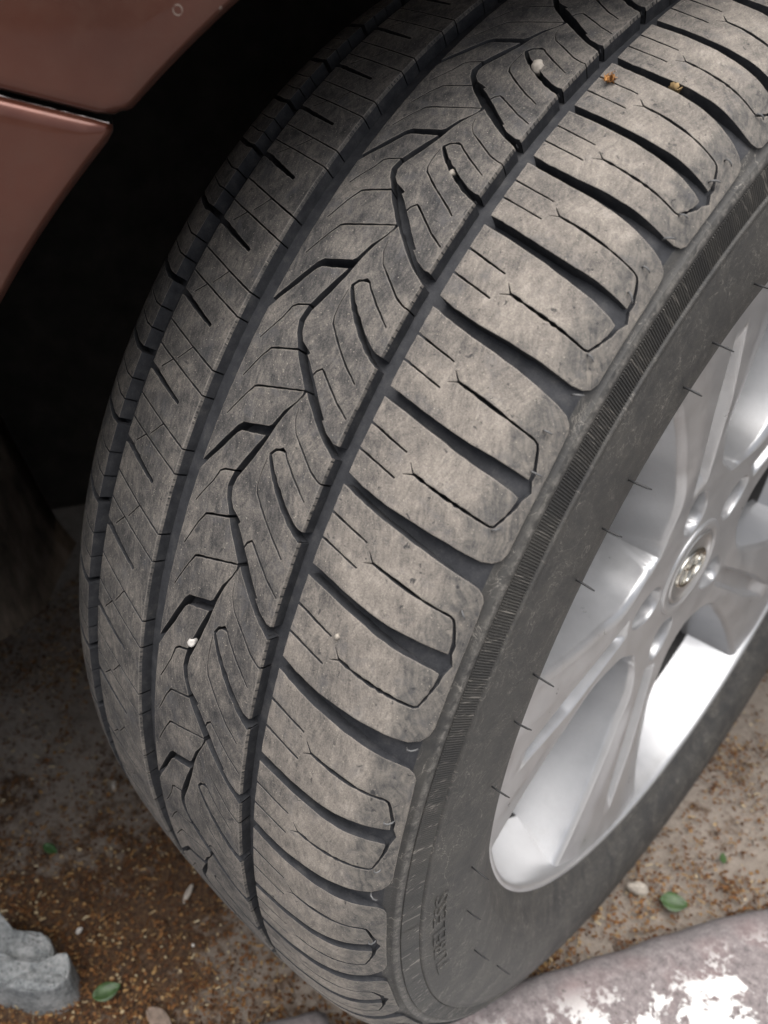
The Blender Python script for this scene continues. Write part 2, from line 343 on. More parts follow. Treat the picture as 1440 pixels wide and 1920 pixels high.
# ================================================================== CAR BODY
def car():
    root = empty('parked_car', tuple(fnz(0, -.8, -HZ)))
    tag(root, 'red-brown parked car body panels around the front wheel arch', 'car')
    def P(f, n, z): return fnz(f, n, z) - np.array(root.location)
    AR = .4265; NC = .130
    def surf(f, z):
        # outer skin: slightly convex, turns in towards the nose
        n = NC - .12 * max(0, z - .30) ** 2 - .05 * max(0, .1 - z) ** 2
        if f > .45: n -= 1.1 * (f - .45) ** 2
        return n
    def gapz(f): return .3155 + (f - .291) * .30
    def panel(name, a0, a1, gapside, na, outer, mat):
        # polar patch around the arch, clipped at the panel gap; rolled arch lip turned inwards
        V = []; nr = 26
        rs = AR + (np.linspace(0, 1, nr) ** 1.5) * outer
        ang = np.linspace(a0, a1, na)
        lip = [(-.016, .020), (-.014, .0015), (-.0005, -.0015), (.0008, .0)]
        for a in ang:
            ca, sa = math.cos(a), math.sin(a)
            for (dn, dr) in lip[:3]:
                V.append(P((AR + dr) * ca, surf(AR*ca, AR*sa) + dn - (.0015 if dn > -.01 else 0), (AR + dr) * sa))
            for r in rs: V.append(P(r * ca, surf(r*ca, r*sa), r * sa))
        return V, 3 + nr
    # fender: above the gap.  grid: for each column follow from the gap line up
    def build(name, upper):
        rows = []; nt_ = 70 if upper else 46; nr = 30
        for j in range(nr):
            q = (j / (nr - 1)) ** 1.6
            r = AR + q * (.52 if upper else .50)
            # angle where this radius meets the gap line
            lo, hi = -.2, 1.4
            for _ in range(40):
                m = (lo + hi) / 2
                if r * math.sin(m) < gapz(r * math.cos(m)): lo = m
                else: hi = m
            ag = (lo + hi) / 2
            g = .0019 / r
            if upper: aa = ag + g + (math.pi * 1.0 - ag - g) * (np.linspace(0, 1, nt_) ** 1.7)
            else:
                a_end = -math.asin(.06 / r)
                aa = ag - g - (ag - g - a_end) * (np.linspace(0, 1, nt_) ** 1.4)
            rows.append([(r, a) for a in aa])
        V = []; Fs = []
        cr = .006 if upper else .004                                      # rounded corner at the arch
        for j, row in enumerate(rows):
            for i, (r, a) in enumerate(row):
                rr = r; aa = a
                # pull the corner vertices in so that the corner is rounded
                d_e = (r - AR); d_g = abs(a - row[0][1]) * r
                if d_e < cr and d_g < cr:
                    vx, vy = cr - d_e, cr - d_g; L_ = math.hypot(vx, vy)
                    mx = max(vx, vy)
                    if L_ > 1e-9 and L_ > mx:
                        k = mx / L_
                        rr = AR + cr - vx * k
                        aa = row[0][1] + math.copysign((cr - vy * k) / r, a - row[0][1]) if i else row[0][1] + (1 if upper else -1) * (cr - vy * k) / r
                f, z = rr * math.cos(aa), rr * math.sin(aa)
                n = surf(f, z) + (0 if upper else .0012)
                # edges roll inwards
                roll = .0022 * max(0, 1 - d_e / .004) ** 2 + .0022 * max(0, 1 - d_g / .0035) ** 2
                V.append(P(f, n - roll, z))
        m = nt_
        for j in range(nr - 1):
            for i in range(m - 1): Fs.append((j*m+i, j*m+i+1, (j+1)*m+i+1, (j+1)*m+i))
        o = mesh(name, V, Fs, M_PAINT, root, True); fix_normals(o)
        md = o.modifiers.new('thickness', 'SOLIDIFY'); md.thickness = .0016 if upper else .003; md.offset = 0
        # return flange at the arch edge and along the gap
        E = [V[i] for i in range(m)]; G = [V[j*m] for j in range(nr)]
        return o, E, G
    fo, fe, fg = build('fender', True); bo, be, bgp = build('bumper', False)
    def flange(name, E, depth, mat):
        inward = -N * depth; V = []; Fs = []
        for i, p in enumerate(E):
            p = np.array(p); V += [p - N * .0012, p + inward]
        for i in range(len(E) - 1): Fs.append((2*i, 2*i+1, 2*i+3, 2*i+2))
        o = mesh(name, V, Fs, mat, root, True); md = o.modifiers.new('t', 'SOLIDIFY'); md.thickness = .0012
        return o
    flange('fender_arch_flange', fe, .022, M_BLACK); flange('bumper_arch_flange', be, .022, M_BLACK)
    flange('fender_gap_flange', fg, .018, M_BLACK); flange('bumper_gap_flange', bgp, .018, M_BLACK)
    # white line along the top edge of the bumper
    V = []; Fs = []; k = 8; src = [np.array(p) for p in bgp[:26]]
    pts = []
    for i in range(len(src) - 1):
        for q in range(4): pts.append(src[i] + (src[i+1] - src[i]) * q / 4)
    # carry the white line a little round the corner
    pts = [np.array(be[i]) for i in (4, 3, 2, 1)] + pts
    for i, p in enumerate(pts):
        rad = .0011 * (1 + .35 * noise.noise(Vector((i * .9, 0, 0)))) * (.45 if i < 3 else 1)
        for q in range(k):
            a = 2 * math.pi * q / k
            V.append(p + N * rad * math.cos(a) + Z * rad * .9 * math.sin(a))
    for i in range(len(pts) - 1):
        for q in range(k): Fs.append((i*k+q, i*k+(q+1) % k, (i+1)*k+(q+1) % k, (i+1)*k+q))
    mesh('bumper_white_edge', V, Fs, M_WHITEEDGE, root, True)
    # wheel-house liner: a barrel vault round the wheel, closed on the inside
    V = []; Fs = []; na = 72; rib = []
    ns = [.112, .10, .06, 0, -.06, -.12, -.18, -.24, -.30, -.34]
    for i in range(na + 1):
        for n in ns:
            a0 = np.interp(n, [-.34, -.17, -.02, .12], [-27, -19.5, -6.4, -4]); a = math.radians(a0 + (205 - a0) * i / na)
            R_ = .448 + .006 * math.sin(a * 9) + (.004 if n > .1 else 0)
            V.append(P(R_ * math.cos(a), n, R_ * math.sin(a)))
    m = len(ns)
    for i in range(na):
        for j in range(m - 1): Fs.append((i*m+j, i*m+j+1, (i+1)*m+j+1, (i+1)*m+j))
    o = mesh('wheel_arch_liner', V, Fs, M_LINER, root, True); md = o.modifiers.new('t', 'SOLIDIFY'); md.thickness = .004
    # a moulded seam across the liner
    V = []; Fs = []
    for i in range(30):
        n = .11 - .42 * i / 29; a = math.radians(28 - 14 * i / 29); R_ = .4455 + .006 * math.sin(a * 9)
        for q in range(6):
            b = 2 * math.pi * q / 6
            rr = R_ + .0022 * math.cos(b); aa = a + .005 * math.sin(b)
            V.append(P(rr * math.cos(aa), n, rr * math.sin(aa)))
    for i in range(29):
        for q in range(6): Fs.append((i*6+q, i*6+(q+1) % 6, (i+1)*6+(q+1) % 6, (i+1)*6+q))
    mesh('liner_seam', V, Fs, M_BLACK, root, True)
    def box(name, f0, f1, n0, n1, z0, z1, mat, bev=.02):
        c = [P(f, n, z) for f in (f0, f1) for n in (n0, n1) for z in (z0, z1)]
        o = mesh(name, c, [(0, 1, 3, 2), (4, 6, 7, 5), (0, 4, 5, 1), (2, 3, 7, 6), (0, 2, 6, 4), (1, 5, 7, 3)], mat, root)
        fix_normals(o); md = o.modifiers.new('b', 'BEVEL'); md.width = bev; md.segments = 3; return o
    box('inner_wing', -.5, .62, -.40, -.345, -.16, .55, M_BLACK)
    box('underbody', -3.4, .72, -1.55, -.345, -.17, -.12, M_BLACK)
    box('bonnet', -.6, .86, -1.62, .06, .56, .62, M_PAINT, .03)
    box('bumper_core', .50, .92, -1.55, -.05, -.16, .55, M_BLACK, .05)
    box('side_sill', -3.4, -.47, -.2, .09, -.17, -.02, M_PAINT, .03)
    box('body_side', -3.4, -.47, -1.6, .10, -.02, .60, M_PAINT, .05)
    box('cabin', -3.2, -.75, -1.45, -.08, .60, 1.15, M_PAINT, .15)
    # suspension strut and lower arm in the shade behind the wheel
    def tube(name, pts, r, mat):
        V = []; Fs = []; k = 10
        for i, p in enumerate(pts):
            p = np.array(p); d = np.array(pts[min(i+1, len(pts)-1)]) - np.array(pts[max(i-1, 0)]); d = d / np.linalg.norm(d)
            a = np.cross(d, [0.3, .2, .9]); a /= np.linalg.norm(a); b = np.cross(d, a)
            for q in range(k): V.append(p + r * (a * math.cos(2*math.pi*q/k) + b * math.sin(2*math.pi*q/k)))
        for i in range(len(pts) - 1):
            for q in range(k): Fs.append((i*k+q, i*k+(q+1) % k, (i+1)*k+(q+1) % k, (i+1)*k+q))
        return mesh(name, V, Fs, mat, root, True)
    tube('suspension_strut', [P(0, -.13, -.05), P(0, -.17, .2), P(-.02, -.2, .5)], .03, M_BRAKE)
    tube('lower_arm', [P(0, -.12, -.12), P(-.05, -.3, -.13), P(-.1, -.6, -.12)], .022, M_BRAKE)
    tube('drive_shaft', [P(0, -.05, 0), P(0, -.3, .0), P(-.02, -.7, .02)], .018, M_BRAKE)
car()

# ================================================================== WHEEL
wheel = empty('front_wheel', (0, 0, HZ))
tag(wheel, 'silver alloy wheel with dusty worn tyre, turned out of the wheel arch', 'wheel')

# ---- tyre profile (mm): outer side, inner side.  l = distance along the section from the crown
PO = [(0,360),(30,359.4),(53,358),(70,356.2),(85,353.4),(95,350),(102,346),(108,340.5),(112,335),(115,329),(116.5,324.5),(118,319),(119.5,313),(121.5,300),(122,286),(121,276),(118,266),(113.5,258),(109,252),(106,247.5),(102,243)]
PI_ = [(0,360),(30,359.4),(53,358),(70,356.5),(85,354.6),(95,352.8),(104,350),(111,345.5),(116,339),(119.5,330),(121.5,318),(123,304),(123.5,290),(122,276),(118,264),(112,254),(104,244)]
def prof_table(pts):
    pts = np.array(pts, float); seg = np.hypot(*np.diff(pts, axis=0).T); L_ = np.concatenate([[0], np.cumsum(seg)])
    l = np.arange(0, L_[-1], .05)
    def sm(y):
        z = np.interp(l, L_, y); k = 120; ker = np.hanning(2*k+1); ker /= ker.sum()
        zp = np.concatenate([2*z[0] - z[k:0:-1], z, 2*z[-1] - z[-2:-k-2:-1]]); return np.convolve(zp, ker, 'valid')
    x, r = sm(pts[:, 0]), sm(pts[:, 1]); dx, dr = np.gradient(x), np.gradient(r); nn = np.hypot(dx, dr)
    return l, x, r, -dr / nn, dx / nn      # outward normal in the (x, r) plane
TO, TI = prof_table(PO), prof_table(PI_)
def section(lat, depth):
    """lat mm (+ outer, - inner), depth mm below the skin -> x, r in metres"""
    lat = np.atleast_1d(np.array(lat, float)); depth = np.broadcast_to(np.array(depth, float), lat.shape)
    X = np.empty_like(lat); R_ = np.empty_like(lat)
    for T, msk, sg in ((TO, lat >= 0, 1), (TI, lat < 0, -1)):
        a = np.abs(lat[msk])
        nx, nr = np.interp(a, T[0], T[3]), np.interp(a, T[0], T[4])
        X[msk] = sg * (np.interp(a, T[0], T[1]) - nx * depth[msk]); R_[msk] = np.interp(a, T[0], T[2]) - nr * depth[msk]
    return X / 1e3, R_ / 1e3
GD = 6.6
def floor_depth(lat):
    lat = np.atleast_1d(np.array(lat, float)); a = np.abs(lat)
    o = np.interp(a, [0, 92, 104, 114, 119, 124.0, 124.6, 128.3, 128.6, 139.4, 139.7, 141.0, 141.4, 300], [GD, GD, 4.6, 2.4, 1.5, 1.3, .15, 0, .75, .75, -.35, -.35, 0, 0])
    i = np.interp(a, [0, 98, 112, 122, 130, 300], [GD, GD, 3.0, 1.5, 0, 0])
    return np.where(lat >= 0, o, i)
# ---- pitch sequence (degrees at each transverse-groove mouth), variable as on real tyres
MT = [110.05, 114.58, 119.11, 123.55, 127.96, 133.77, 139.51, 145.29, 151.06, 157.84, 165.22, 171.81, 178.78]
NP = 66
ANG = MT + [178.78 + (470.05 - 178.78) / 54 * (i + 1) for i in range(54)]
SS = np.arange(-NP, 2 * NP + 1); AA = np.array([ANG[s % NP] + 360 * (s // NP) for s in SS])
def theta(s): return np.radians(np.interp(s, SS, AA))
PM = 36.0        # mm per pitch in the drawing plane

def inside(poly, P):
    poly = np.array(poly); x, y = P[:, 0], P[:, 1]; r = np.zeros(len(P), bool)
    a = poly; b = np.roll(poly, -1, 0)
    for (x0, y0), (x1, y1) in zip(a, b):
        c = ((y0 > y) != (y1 > y)); 
        if y1 != y0: r ^= c & (x < (x1 - x0) * (y - y0) / (y1 - y0) + x0)
    return r
def strip(pts, wd):
    """polyline in (lat, s) -> thin polygon, width mm (number or list)"""
    p = np.array(pts, float) * [1, PM]
    wd = [wd] * len(p) if np.isscalar(wd) else wd
    # worn, slightly ragged edges
    q = [p[0]]; w2 = [wd[0]]; L0 = 0
    for i in range(len(p) - 1):
        k = max(1, int(np.linalg.norm(p[i+1] - p[i]) / 1.6)); d = p[i+1] - p[i]; d = d / (np.linalg.norm(d) + 1e-9)
        for j in range(1, k + 1):
            t = j / k; last = (i == len(p) - 2 and j == k); e = 0 if last else 1
            q.append(p[i] + (p[i+1] - p[i]) * t + np.array([-d[1], d[0]]) * rng.normal(0, .05) * e)
            ww = wd[i] + (wd[i+1] - wd[i]) * t
            w2.append(max(.22, ww * (1 + rng.uniform(-.18, .18) * e + (rng.uniform(-.35, .35) if ww > 1.15 and ww < 1.6 else 0) * e)))
    p = np.array(q); wd = w2; n = len(p)
    L_, R_ = [], []
    for i in range(n):
        d = p[min(i+1, n-1)] - p[max(i-1, 0)]; d /= np.linalg.norm(d); q = np.array([-d[1], d[0]]) * wd[i] / 2
        L_.append(p[i] + q); R_.append(p[i] - q)
    return np.array(L_ + R_[::-1])
def piece2d(outline, slits, step=4.5, seams=()):
    out = np.array(outline, float) * [1, PM]
    # densify outline
    dn = []
    for a, b in zip(out, np.roll(out, -1, 0)):
        k = max(1, int(np.linalg.norm(b - a) / 2.6)); dn += [a + (b - a) * j / k for j in range(k)]
    out = np.array(dn)
    for i in range(len(out)):
        near = any(np.linalg.norm(out[i] - np.array(q) * [1, PM]) < 6 for sm_ in seams for q in sm_)
        if not near: out[i] = out[i] + rng.normal(0, .07, 2)
    if sum(a[0]*b[1] - b[0]*a[1] for a, b in zip(out, np.roll(out, -1, 0))) < 0: out = out[::-1]
    Vs = [tuple(v) for v in out]; Es = [(i, (i+1) % len(out)) for i in range(len(out))]
    for s in slits:
        b0 = len(Vs); Vs += [tuple(v) for v in s]; Es += [(b0+i, b0+(i+1) % len(s)) for i in range(len(s))]
    x0, y0 = out.min(0); x1, y1 = out.max(0)
    gx, gy = np.meshgrid(np.arange(x0 + step/2, x1, step), np.arange(y0 + step/2, y1, step)); gx = gx + (np.arange(gx.shape[0]) % 2)[:, None] * step / 2
    G = np.stack([gx.ravel(), gy.ravel()], 1); G = G[inside(out, G)]
    # keep grid points away from constraint edges
    segs = [(np.array(Vs[a]), np.array(Vs[b])) for a, b in Es]; keep = np.ones(len(G), bool)
    for a, b in segs:
        d = b - a; L2 = d @ d + 1e-12; t = np.clip(((G - a) @ d) / L2, 0, 1); keep &= np.linalg.norm(G - a - t[:, None]*d, axis=1) > 1.2
    Vs += [tuple(v) for v in G[keep]]
    ov, oe, of, *_ = delaunay_2d_cdt([Vector(v) for v in Vs], Es, [], 0, 1e-4)
    ov = np.array([tuple(v) for v in ov]); of = [tuple(f) for f in of]
    cen = np.array([ov[list(f)].mean(0) for f in of]); ok = inside(out, cen)
    for s in slits: ok &= ~inside(s, cen)
    tris = []
    for f, k in zip(of, ok):
        if not k: continue
        a, b, c = (ov[i] for i in f[:3])
        ar = (b[0]-a[0])*(c[1]-a[1]) - (b[1]-a[1])*(c[0]-a[0])
        if abs(ar) < 1e-6: continue
        tris.append(f if ar > 0 else f[::-1])
    ed = {}
    for f in tris:
        for i in range(len(f)): ed[(f[i], f[(i+1) % len(f)])] = 1
    bnd = [e for e in ed if (e[1], e[0]) not in ed]
    if seams:
        def onseam(p):
            for (a, b) in seams:
                a = np.array(a)*[1, PM]; b = np.array(b)*[1, PM]; d = b - a; t = np.clip(((p-a)@d)/(d@d), 0, 1)
                if np.linalg.norm(p-a-t*d) < .05: return True
            return False
        bnd = [e for e in bnd if not (onseam(ov[e[0]]) and onseam(ov[e[1]]))]
    used = sorted({i for f in tris for i in f}); mp = {u: i for i, u in enumerate(used)}
    return ov[used], [tuple(mp[i] for i in f) for f in tris], [(mp[a], mp[b]) for a, b in bnd]
CACHE = {}
def place_piece(name, p2, shift, key, drop=0.0, parent=None):
    pv, tris, bnd = p2
    s = pv[:, 1] / PM + shift
    k0 = int(math.floor(s.min())) - 1; k1 = int(math.ceil(s.max())) + 1
    ref = float(np.interp(shift, SS, AA))
    sig = (key, shift % 1, tuple(np.round([np.interp(q, SS, AA) - ref for q in range(k0, k1 + 1)], 2)))
    if sig in CACHE:
        me, a0 = CACHE[sig]; o = bpy.data.objects.new(name, me); o.rotation_euler = (math.radians(ref - a0), 0, 0); return link(o, parent)
    lat = pv[:, 0]; th = theta(s); n = len(pv)
    x, r = section(lat, drop); top = np.stack([x, r*np.cos(th), r*np.sin(th)], 1)
    fd = np.maximum(floor_depth(lat) + .35, .5)
    # groove walls lean a little
    nb = sorted({i for e in bnd for i in e}); mp = {v: i for i, v in enumerate(nb)}
    x2, r2 = section(lat[nb], fd[nb]); bot = np.stack([x2, r2*np.cos(th[nb]), r2*np.sin(th[nb])], 1)
    wt = top[nb]
    V = np.concatenate([top, wt, bot]); Fs = list(tris); fm = [0]*len(tris); sm = [True]*len(tris); B = len(nb)
    la, sa, extra = [], [], []
    for a, b in bnd:
        if any(abs(lat[a] - e) < .45 and abs(lat[b] - e) < .45 for e in (G1L, G2L)):
            # worn, dusty chamfer along the main grooves
            i0 = len(V) + len(extra)
            for i in (a, b):
                for (dl, dd) in ((0, 0), (.5, 1.5)):
                    xx, rr = section([lat[i] + dl], dd); extra.append((xx[0], rr[0]*math.cos(th[i]), rr[0]*math.sin(th[i]))); la.append(lat[i] + dl); sa.append(s[i])
            x3, r3 = section([lat[a] + .5, lat[b] + .5], fd[a]); j0 = len(V) + len(extra)
            for q, i in enumerate((a, b)): extra.append((x3[q], r3[q]*math.cos(th[i]), r3[q]*math.sin(th[i]))); la.append(lat[i]); sa.append(s[i])
            Fs.append((i0+2, i0, i0+1, i0+3)); fm.append(0); sm.append(False)
            Fs.append((i0+3, i0+1, j0, j0+1)); fm.append(1); sm.append(False); continue
        Fs.append((n + mp[b], n + mp[a], n + B + mp[a], n + B + mp[b])); fm.append(1); sm.append(False)
    if extra: V = np.concatenate([V, np.array(extra)])
    # orientation: lat x s plane is (x, theta); outward is up
    f0 = tris[len(tris)//2]; nrm = np.cross(top[f0[1]] - top[f0[0]], top[f0[2]] - top[f0[0]]); c0 = top[f0[0]]
    if nrm[1]*c0[1] + nrm[2]*c0[2] < 0: Fs = [tuple(reversed(f)) for f in Fs]
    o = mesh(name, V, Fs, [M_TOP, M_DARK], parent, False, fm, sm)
    fattr(o, 'lat', np.concatenate([lat, lat[nb], lat[nb], la])); fattr(o, 'cir', np.concatenate([s, s[nb], s[nb], sa]) * PM)
    CACHE[sig] = (o.data, ref)
    return o

# ---- tread drawing, (lat mm, pitch number), read off the photograph for one double pitch
SW = .85
def sh(pts, d): return [(a, b + d) for a, b in pts]
G1R, G1L, G2R, G2L, G3R, G3L = 53.3, 43.7, -18.8, -33.4, -75.2, -87.5
b_up = [(G1R, 5.975), (64.5, 6.028), (76.7, 6.093), (89.3, 6.141), (100.7, 6.163), (110.9, 6.19), (117.2, 6.212)]
b_lo = [(G1R, 6.095), (60.9, 6.133), (70.0, 6.180), (80.6, 6.235), (89.2, 6.288), (97.0, 6.325), (104.9, 6.352), (111.7, 6.385), (116.8, 6.437)]
a_lo = [(G1R, 5.075), (62.0, 5.135), (73.5, 5.205), (83.1, 5.250), (93.9, 5.303), (105.3, 5.370), (111.9, 5.412), (116.6, 5.455), (119.2, 5.51), (120.6, 5.58)]
c_up = [(G1R, 6.945), (61.1, 7.005), (73.5, 7.062), (85.9, 7.092), (96.4, 7.120), (106.7, 7.156), (112.6, 7.170), (117.2, 7.150), (120.0, 7.09), (121.4, 7.00)]
PADX = 121.6
seamA = [(119.0, 6.32), (PADX, 6.32)]
blk1 = a_lo + [(121.2, 5.75), (121.5, 6.0), (PADX, 6.32), (119.0, 6.32)] + b_up[::-1]
blk2 = b_lo + [(119.0, 6.32), (PADX, 6.32), (PADX, 6.7)] + [(PADX, 6.9)] + c_up[::-1]
s1 = [strip([(G1R - 1, 5.374), (71.8, 5.496)], [SW*1.15, SW*.8]), strip([(G1R - 1, 5.668), (71.7, 5.785)], [SW*1.15, SW*.8]),
      strip([(73.8, 5.560), (77.0, 5.659)], [.25, .7]), strip([(73.2, 5.700), (77.0, 5.659)], [.2, .55]),
      strip([(76.9, 5.655), (84, 5.69), (91.3, 5.728), (99, 5.770), (106.7, 5.808), (110.6, 5.826), (112.2, 5.85), (113.2, 5.90), (114.4, 5.98), (116.2, 6.12), (116.4, 6.28)], [1.0, 1.5, 1.35, 1.2, 1.0, .9, .9, 1.1, 1.4, 1.8, 1.8])]
s2 = [strip([(G1R - 1, 6.377), (71.6, 6.498)], [SW*1.15, SW*.8]), strip([(G1R - 1, 6.664), (71.5, 6.782)], [SW*1.15, SW*.8]),
      strip([(74.5, 6.568), (77.5, 6.665)], [.25, .7]), strip([(73.6, 6.705), (77.5, 6.665)], [.2, .55]),
      strip([(77.4, 6.66), (85, 6.70), (92.9, 6.734), (101, 6.768), (110.2, 6.806), (111.6, 6.79), (113.4, 6.69), (115.6, 6.52), (116.2, 6.36)], [1.0, 1.5, 1.35, 1.1, .9, .9, 1.1, 1.7, 2.0])]
P_SH1 = piece2d(blk1, s1, 4.0, [seamA]); P_SH2 = piece2d(blk2, s2, 4.0, [seamA])
# centre blocks between the zigzag groove and the outer main groove
zr = [(43.6, 8.765), (41.6, 8.765), (36.6, 8.698), (32.6, 8.605), (33.6, 8.595), (29.4, 8.490), (25.0, 8.375), (21.0, 8.268), (15.3, 8.124), (12.2, 8.062), (13.3, 8.03), (7.2, 7.950), (4.6, 7.858), (3.0, 7.734), (3.6, 7.611), (5.9, 7.470), (8.1, 7.332), (10.5, 7.129), (11.9, 7.002), (13.0, 6.865), (14.9, 6.718)]
z0l = [(G1L, 6.905), (37.8, 6.813), (31.7, 6.690), (26.2, 6.567), (22.4, 6.477), (20.0, 6.415)]
cen = [(19.2, 6.47), (18.9, 6.53)] + z0l[::-1] + [(G1L, 7.72), (G1L, 8.70)] + zr
H_ = strip([(G1L + 2, 7.83), (41.0, 7.79), (37.4, 7.745), (31.5, 7.63), (24.8, 7.475), (19.5, 7.33), (15.8, 7.195)], [5.0, 3.6, 3.0, 2.8, 2.7, 2.2, 1.5])
hook = strip([(15.4, 7.20), (17.5, 7.115), (20.6, 7.078), (22.6, 7.092), (23.9, 7.135), (30.6, 7.283), (39.8, 7.462)], [1.3, 1.5, 1.4, 1.2, .9, .75, .6])
f1 = strip([(14.9, 7.24), (14.7, 7.40), (15.2, 7.567), (16.6, 7.645), (23.8, 7.825), (31.1, 7.984), (39.0, 8.125)], [.35, .35, .4, .8, .8, .75, .6])
f2 = strip([(19.6, 6.60), (20.6, 6.734), (23.5, 6.855), (28.8, 6.965), (37.3, 7.140), (42.4, 7.200), (G1L + 1, 7.205)], [.25, .3, .4, .75, .8, .7, .7])
hk = strip([(19.0, 8.235), (19.9, 8.172), (22.0, 8.125), (24.1, 8.155), (28.0, 8.235), (35.3, 8.377), (42.4, 8.483)], [.8, .9, .95, .9, .8, .75, .6])
P_CEN = piece2d(cen, [H_, hook, f1, f2, hk], 4.0)
# inner-centre blocks between groove 2 and the zigzag
zl = [(9.6, 7.035), (6.5, 7.207), (3.5, 7.399), (0.9, 7.575), (0.0, 7.751), (2.1, 7.889), (5.9, 8.032), (9.0, 8.139), (14.2, 8.277), (18.4, 8.395), (18.6, 8.46), (17.3, 8.55), (13.4, 8.700), (10.6, 8.890)]
lef = zl + [(9.2, 8.925), (-4.0, 9.020), (-6.6, 9.085), (-10.6, 9.27), (G2R, 9.645), (G2R, 8.6), (G2R, 7.76), (-13.6, 7.53), (-9.6, 7.37), (-5.2, 7.165), (-3.2, 7.115)]
sp = [strip([(2.2, 7.545), (-4.5, 7.60), (-6.9, 7.645), (-8.8, 7.794), (-15.4, 8.103)], [.9, .95, .8, .6, .5]),
      strip([(7.6, 8.04), (-4.8, 8.135), (-6.9, 8.16), (-10.3, 8.299), (-15.1, 8.570)], [.9, .9, .8, .6, .5]),
      strip([(19.6, 8.405), (9.9, 8.481), (-4.2, 8.585), (-6.3, 8.61), (-9.9, 8.768), (-15.2, 9.035)], [.6, .8, .9, .8, .6, .5])]
P_LEF = piece2d(lef, sp, 4.0)
# rib between grooves 2 and 3: two blocks per pitch
aL = [(G3R, 8.365), (G2L, 8.69)]; bL = [(G3R, 8.69), (G2L, 9.005)]
g = .011
rb1 = [(G3R, 7.69 + g), (-54, 7.852 + g), (G2L, 8.005 + g), (G2L, 8.35), (G2L, 8.69 - g), (-54, 8.533 - g), (G3R, 8.365 - g), (G3R, 8.1)]
rb2 = [(G3R, 8.365 + g), (-54, 8.533 + g), (G2L, 8.69 + g), (G2L, 8.85), (G2L, 9.005 - g), (-54, 8.852 - g), (G3R, 8.69 - g)]
P_RB1 = piece2d(rb1, [strip([(G3R - 2, 7.985), (-72, 8.008), (-60, 8.12), (-46.3, 8.238)], [3.4, 3.0, 2.4, 1.5]), strip([(-61.5, 7.80), (-67.5, 7.95)], [.6, .6])], 4.5)
P_RB2 = piece2d(rb2, [strip([(-51, 8.54), (-58.5, 8.76)], [.6, .5])], 4.5)
# inner shoulder: one block per pitch, between lateral grooves
IE = -121
ig = [(G3L, 7.885), (-93, 7.865), (-99, 7.79), (-106, 7.70), (-113, 7.63), (IE, 7.57)]
gi = .045
inn = sh(ig, gi) + [(IE, 8.1)] + sh(ig, 1 - gi)[::-1]
P_INN = piece2d(inn, [strip([(G3L + 1, 8.29), (-93, 8.265), (-99, 8.19), (-112, 8.04)], [.8, .8, .7, .5]), strip([(G3L + 1, 8.585), (-93, 8.555), (-99, 8.48), (-112, 8.33)], [.8, .8, .7, .5])], 5.0)

# ---- carcass: groove floor, sidewalls, bead
def carcass():
    lo = np.concatenate([np.arange(-205, -125, 5.0), np.arange(-125, 92, 3.0), np.arange(92, 123.5, 1.5), [124.0, 124.5, 125, 126.5, 128.2, 128.6, 130, 134, 138, 139.4, 139.65, 140.3, 141.0, 141.4], np.arange(143, 228, 2.2)])
    x, r = section(lo, floor_depth(lo))
    # raised mould lines on the lower sidewall
    for l0, hgt in ((146.0, .25), (196, .5), (201, .4), (212, .6)):
        k = np.exp(-((lo - l0) / 1.2) ** 2) * hgt * 1e-3
        nx = np.interp(np.abs(lo), TO[0], TO[3]); nr = np.interp(np.abs(lo), TO[0], TO[4]); x = x + np.where(lo > 0, nx * k, 0); r = r + np.where(lo > 0, nr * k, 0)
    prof = list(zip(x, r))
    fm = [1 if (-112 < lo[i] < 119) else 0 for i in range(len(lo) - 1)]
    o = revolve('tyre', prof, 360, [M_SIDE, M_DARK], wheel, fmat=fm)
    fix_normals(o)
    for nm, vals in (('lat', np.repeat(lo, 360)),): o.data.attributes[nm].data.foreach_set('value', np.array(vals, np.float32))
    return o
tyre = carcass()
tag(tyre, 'dusty worn black tyre')

for k in range(NP // 2):
    d = 2 * (k - 2)
    place_piece('shoulder_block', P_SH1, d, 'sh1', 0, tyre); place_piece('shoulder_block', P_SH2, d, 'sh2', 0, tyre)
    place_piece('centre_block', P_CEN, d, 'cen', 0, tyre); place_piece('zigzag_block', P_LEF, d, 'lef', 0, tyre)
for k in range(NP):
    d = k - 8
    place_piece('rib_block', P_RB1, d, 'rb1', 0, tyre); place_piece('rib_block', P_RB2, d, 'rb2', 0, tyre)
    place_piece('inner_shoulder_block', P_INN, d, 'inn', 0, tyre)

# ---- ribbed band on the shoulder
def ribbed_band():
    n = 1700; V = []; Fs = []
    l0, l1 = 129.0, 139.0
    xa, ra = section([l0, l1], .72); xb, rb = section([l0 + .25, l1 - .25], .08)
    for i in range(n):
        t0 = 2*math.pi*i/n; sl = 2*math.pi*.9/n
        b0 = len(V)
        for (xx, rr, dt) in ((xa, ra, 0.0), (xb, rb, .22), (xb, rb, .42), (xa, ra, .64)):
            for q in (0, 1):
                t = t0 + 2*math.pi*dt/n + q*sl
                V.append((xx[q], rr[q]*math.cos(t), rr[q]*math.sin(t)))
        for j in range(3): Fs.append((b0+2*j, b0+2*j+1, b0+2*j+3, b0+2*j+2))
        Fs += [(b0, b0+2, b0+4, b0+6), (b0+1, b0+7, b0+5, b0+3)]
    o = mesh('ribbed_band', V, Fs, M_SIDE, tyre); fix_normals(o); fattr(o, 'lat', np.full(len(V), 134.0)); fattr(o, 'cir', [math.degrees(math.atan2(v[2], v[1])) * 6 for v in V])
    o['kind'] = 'stuff'
ribbed_band()

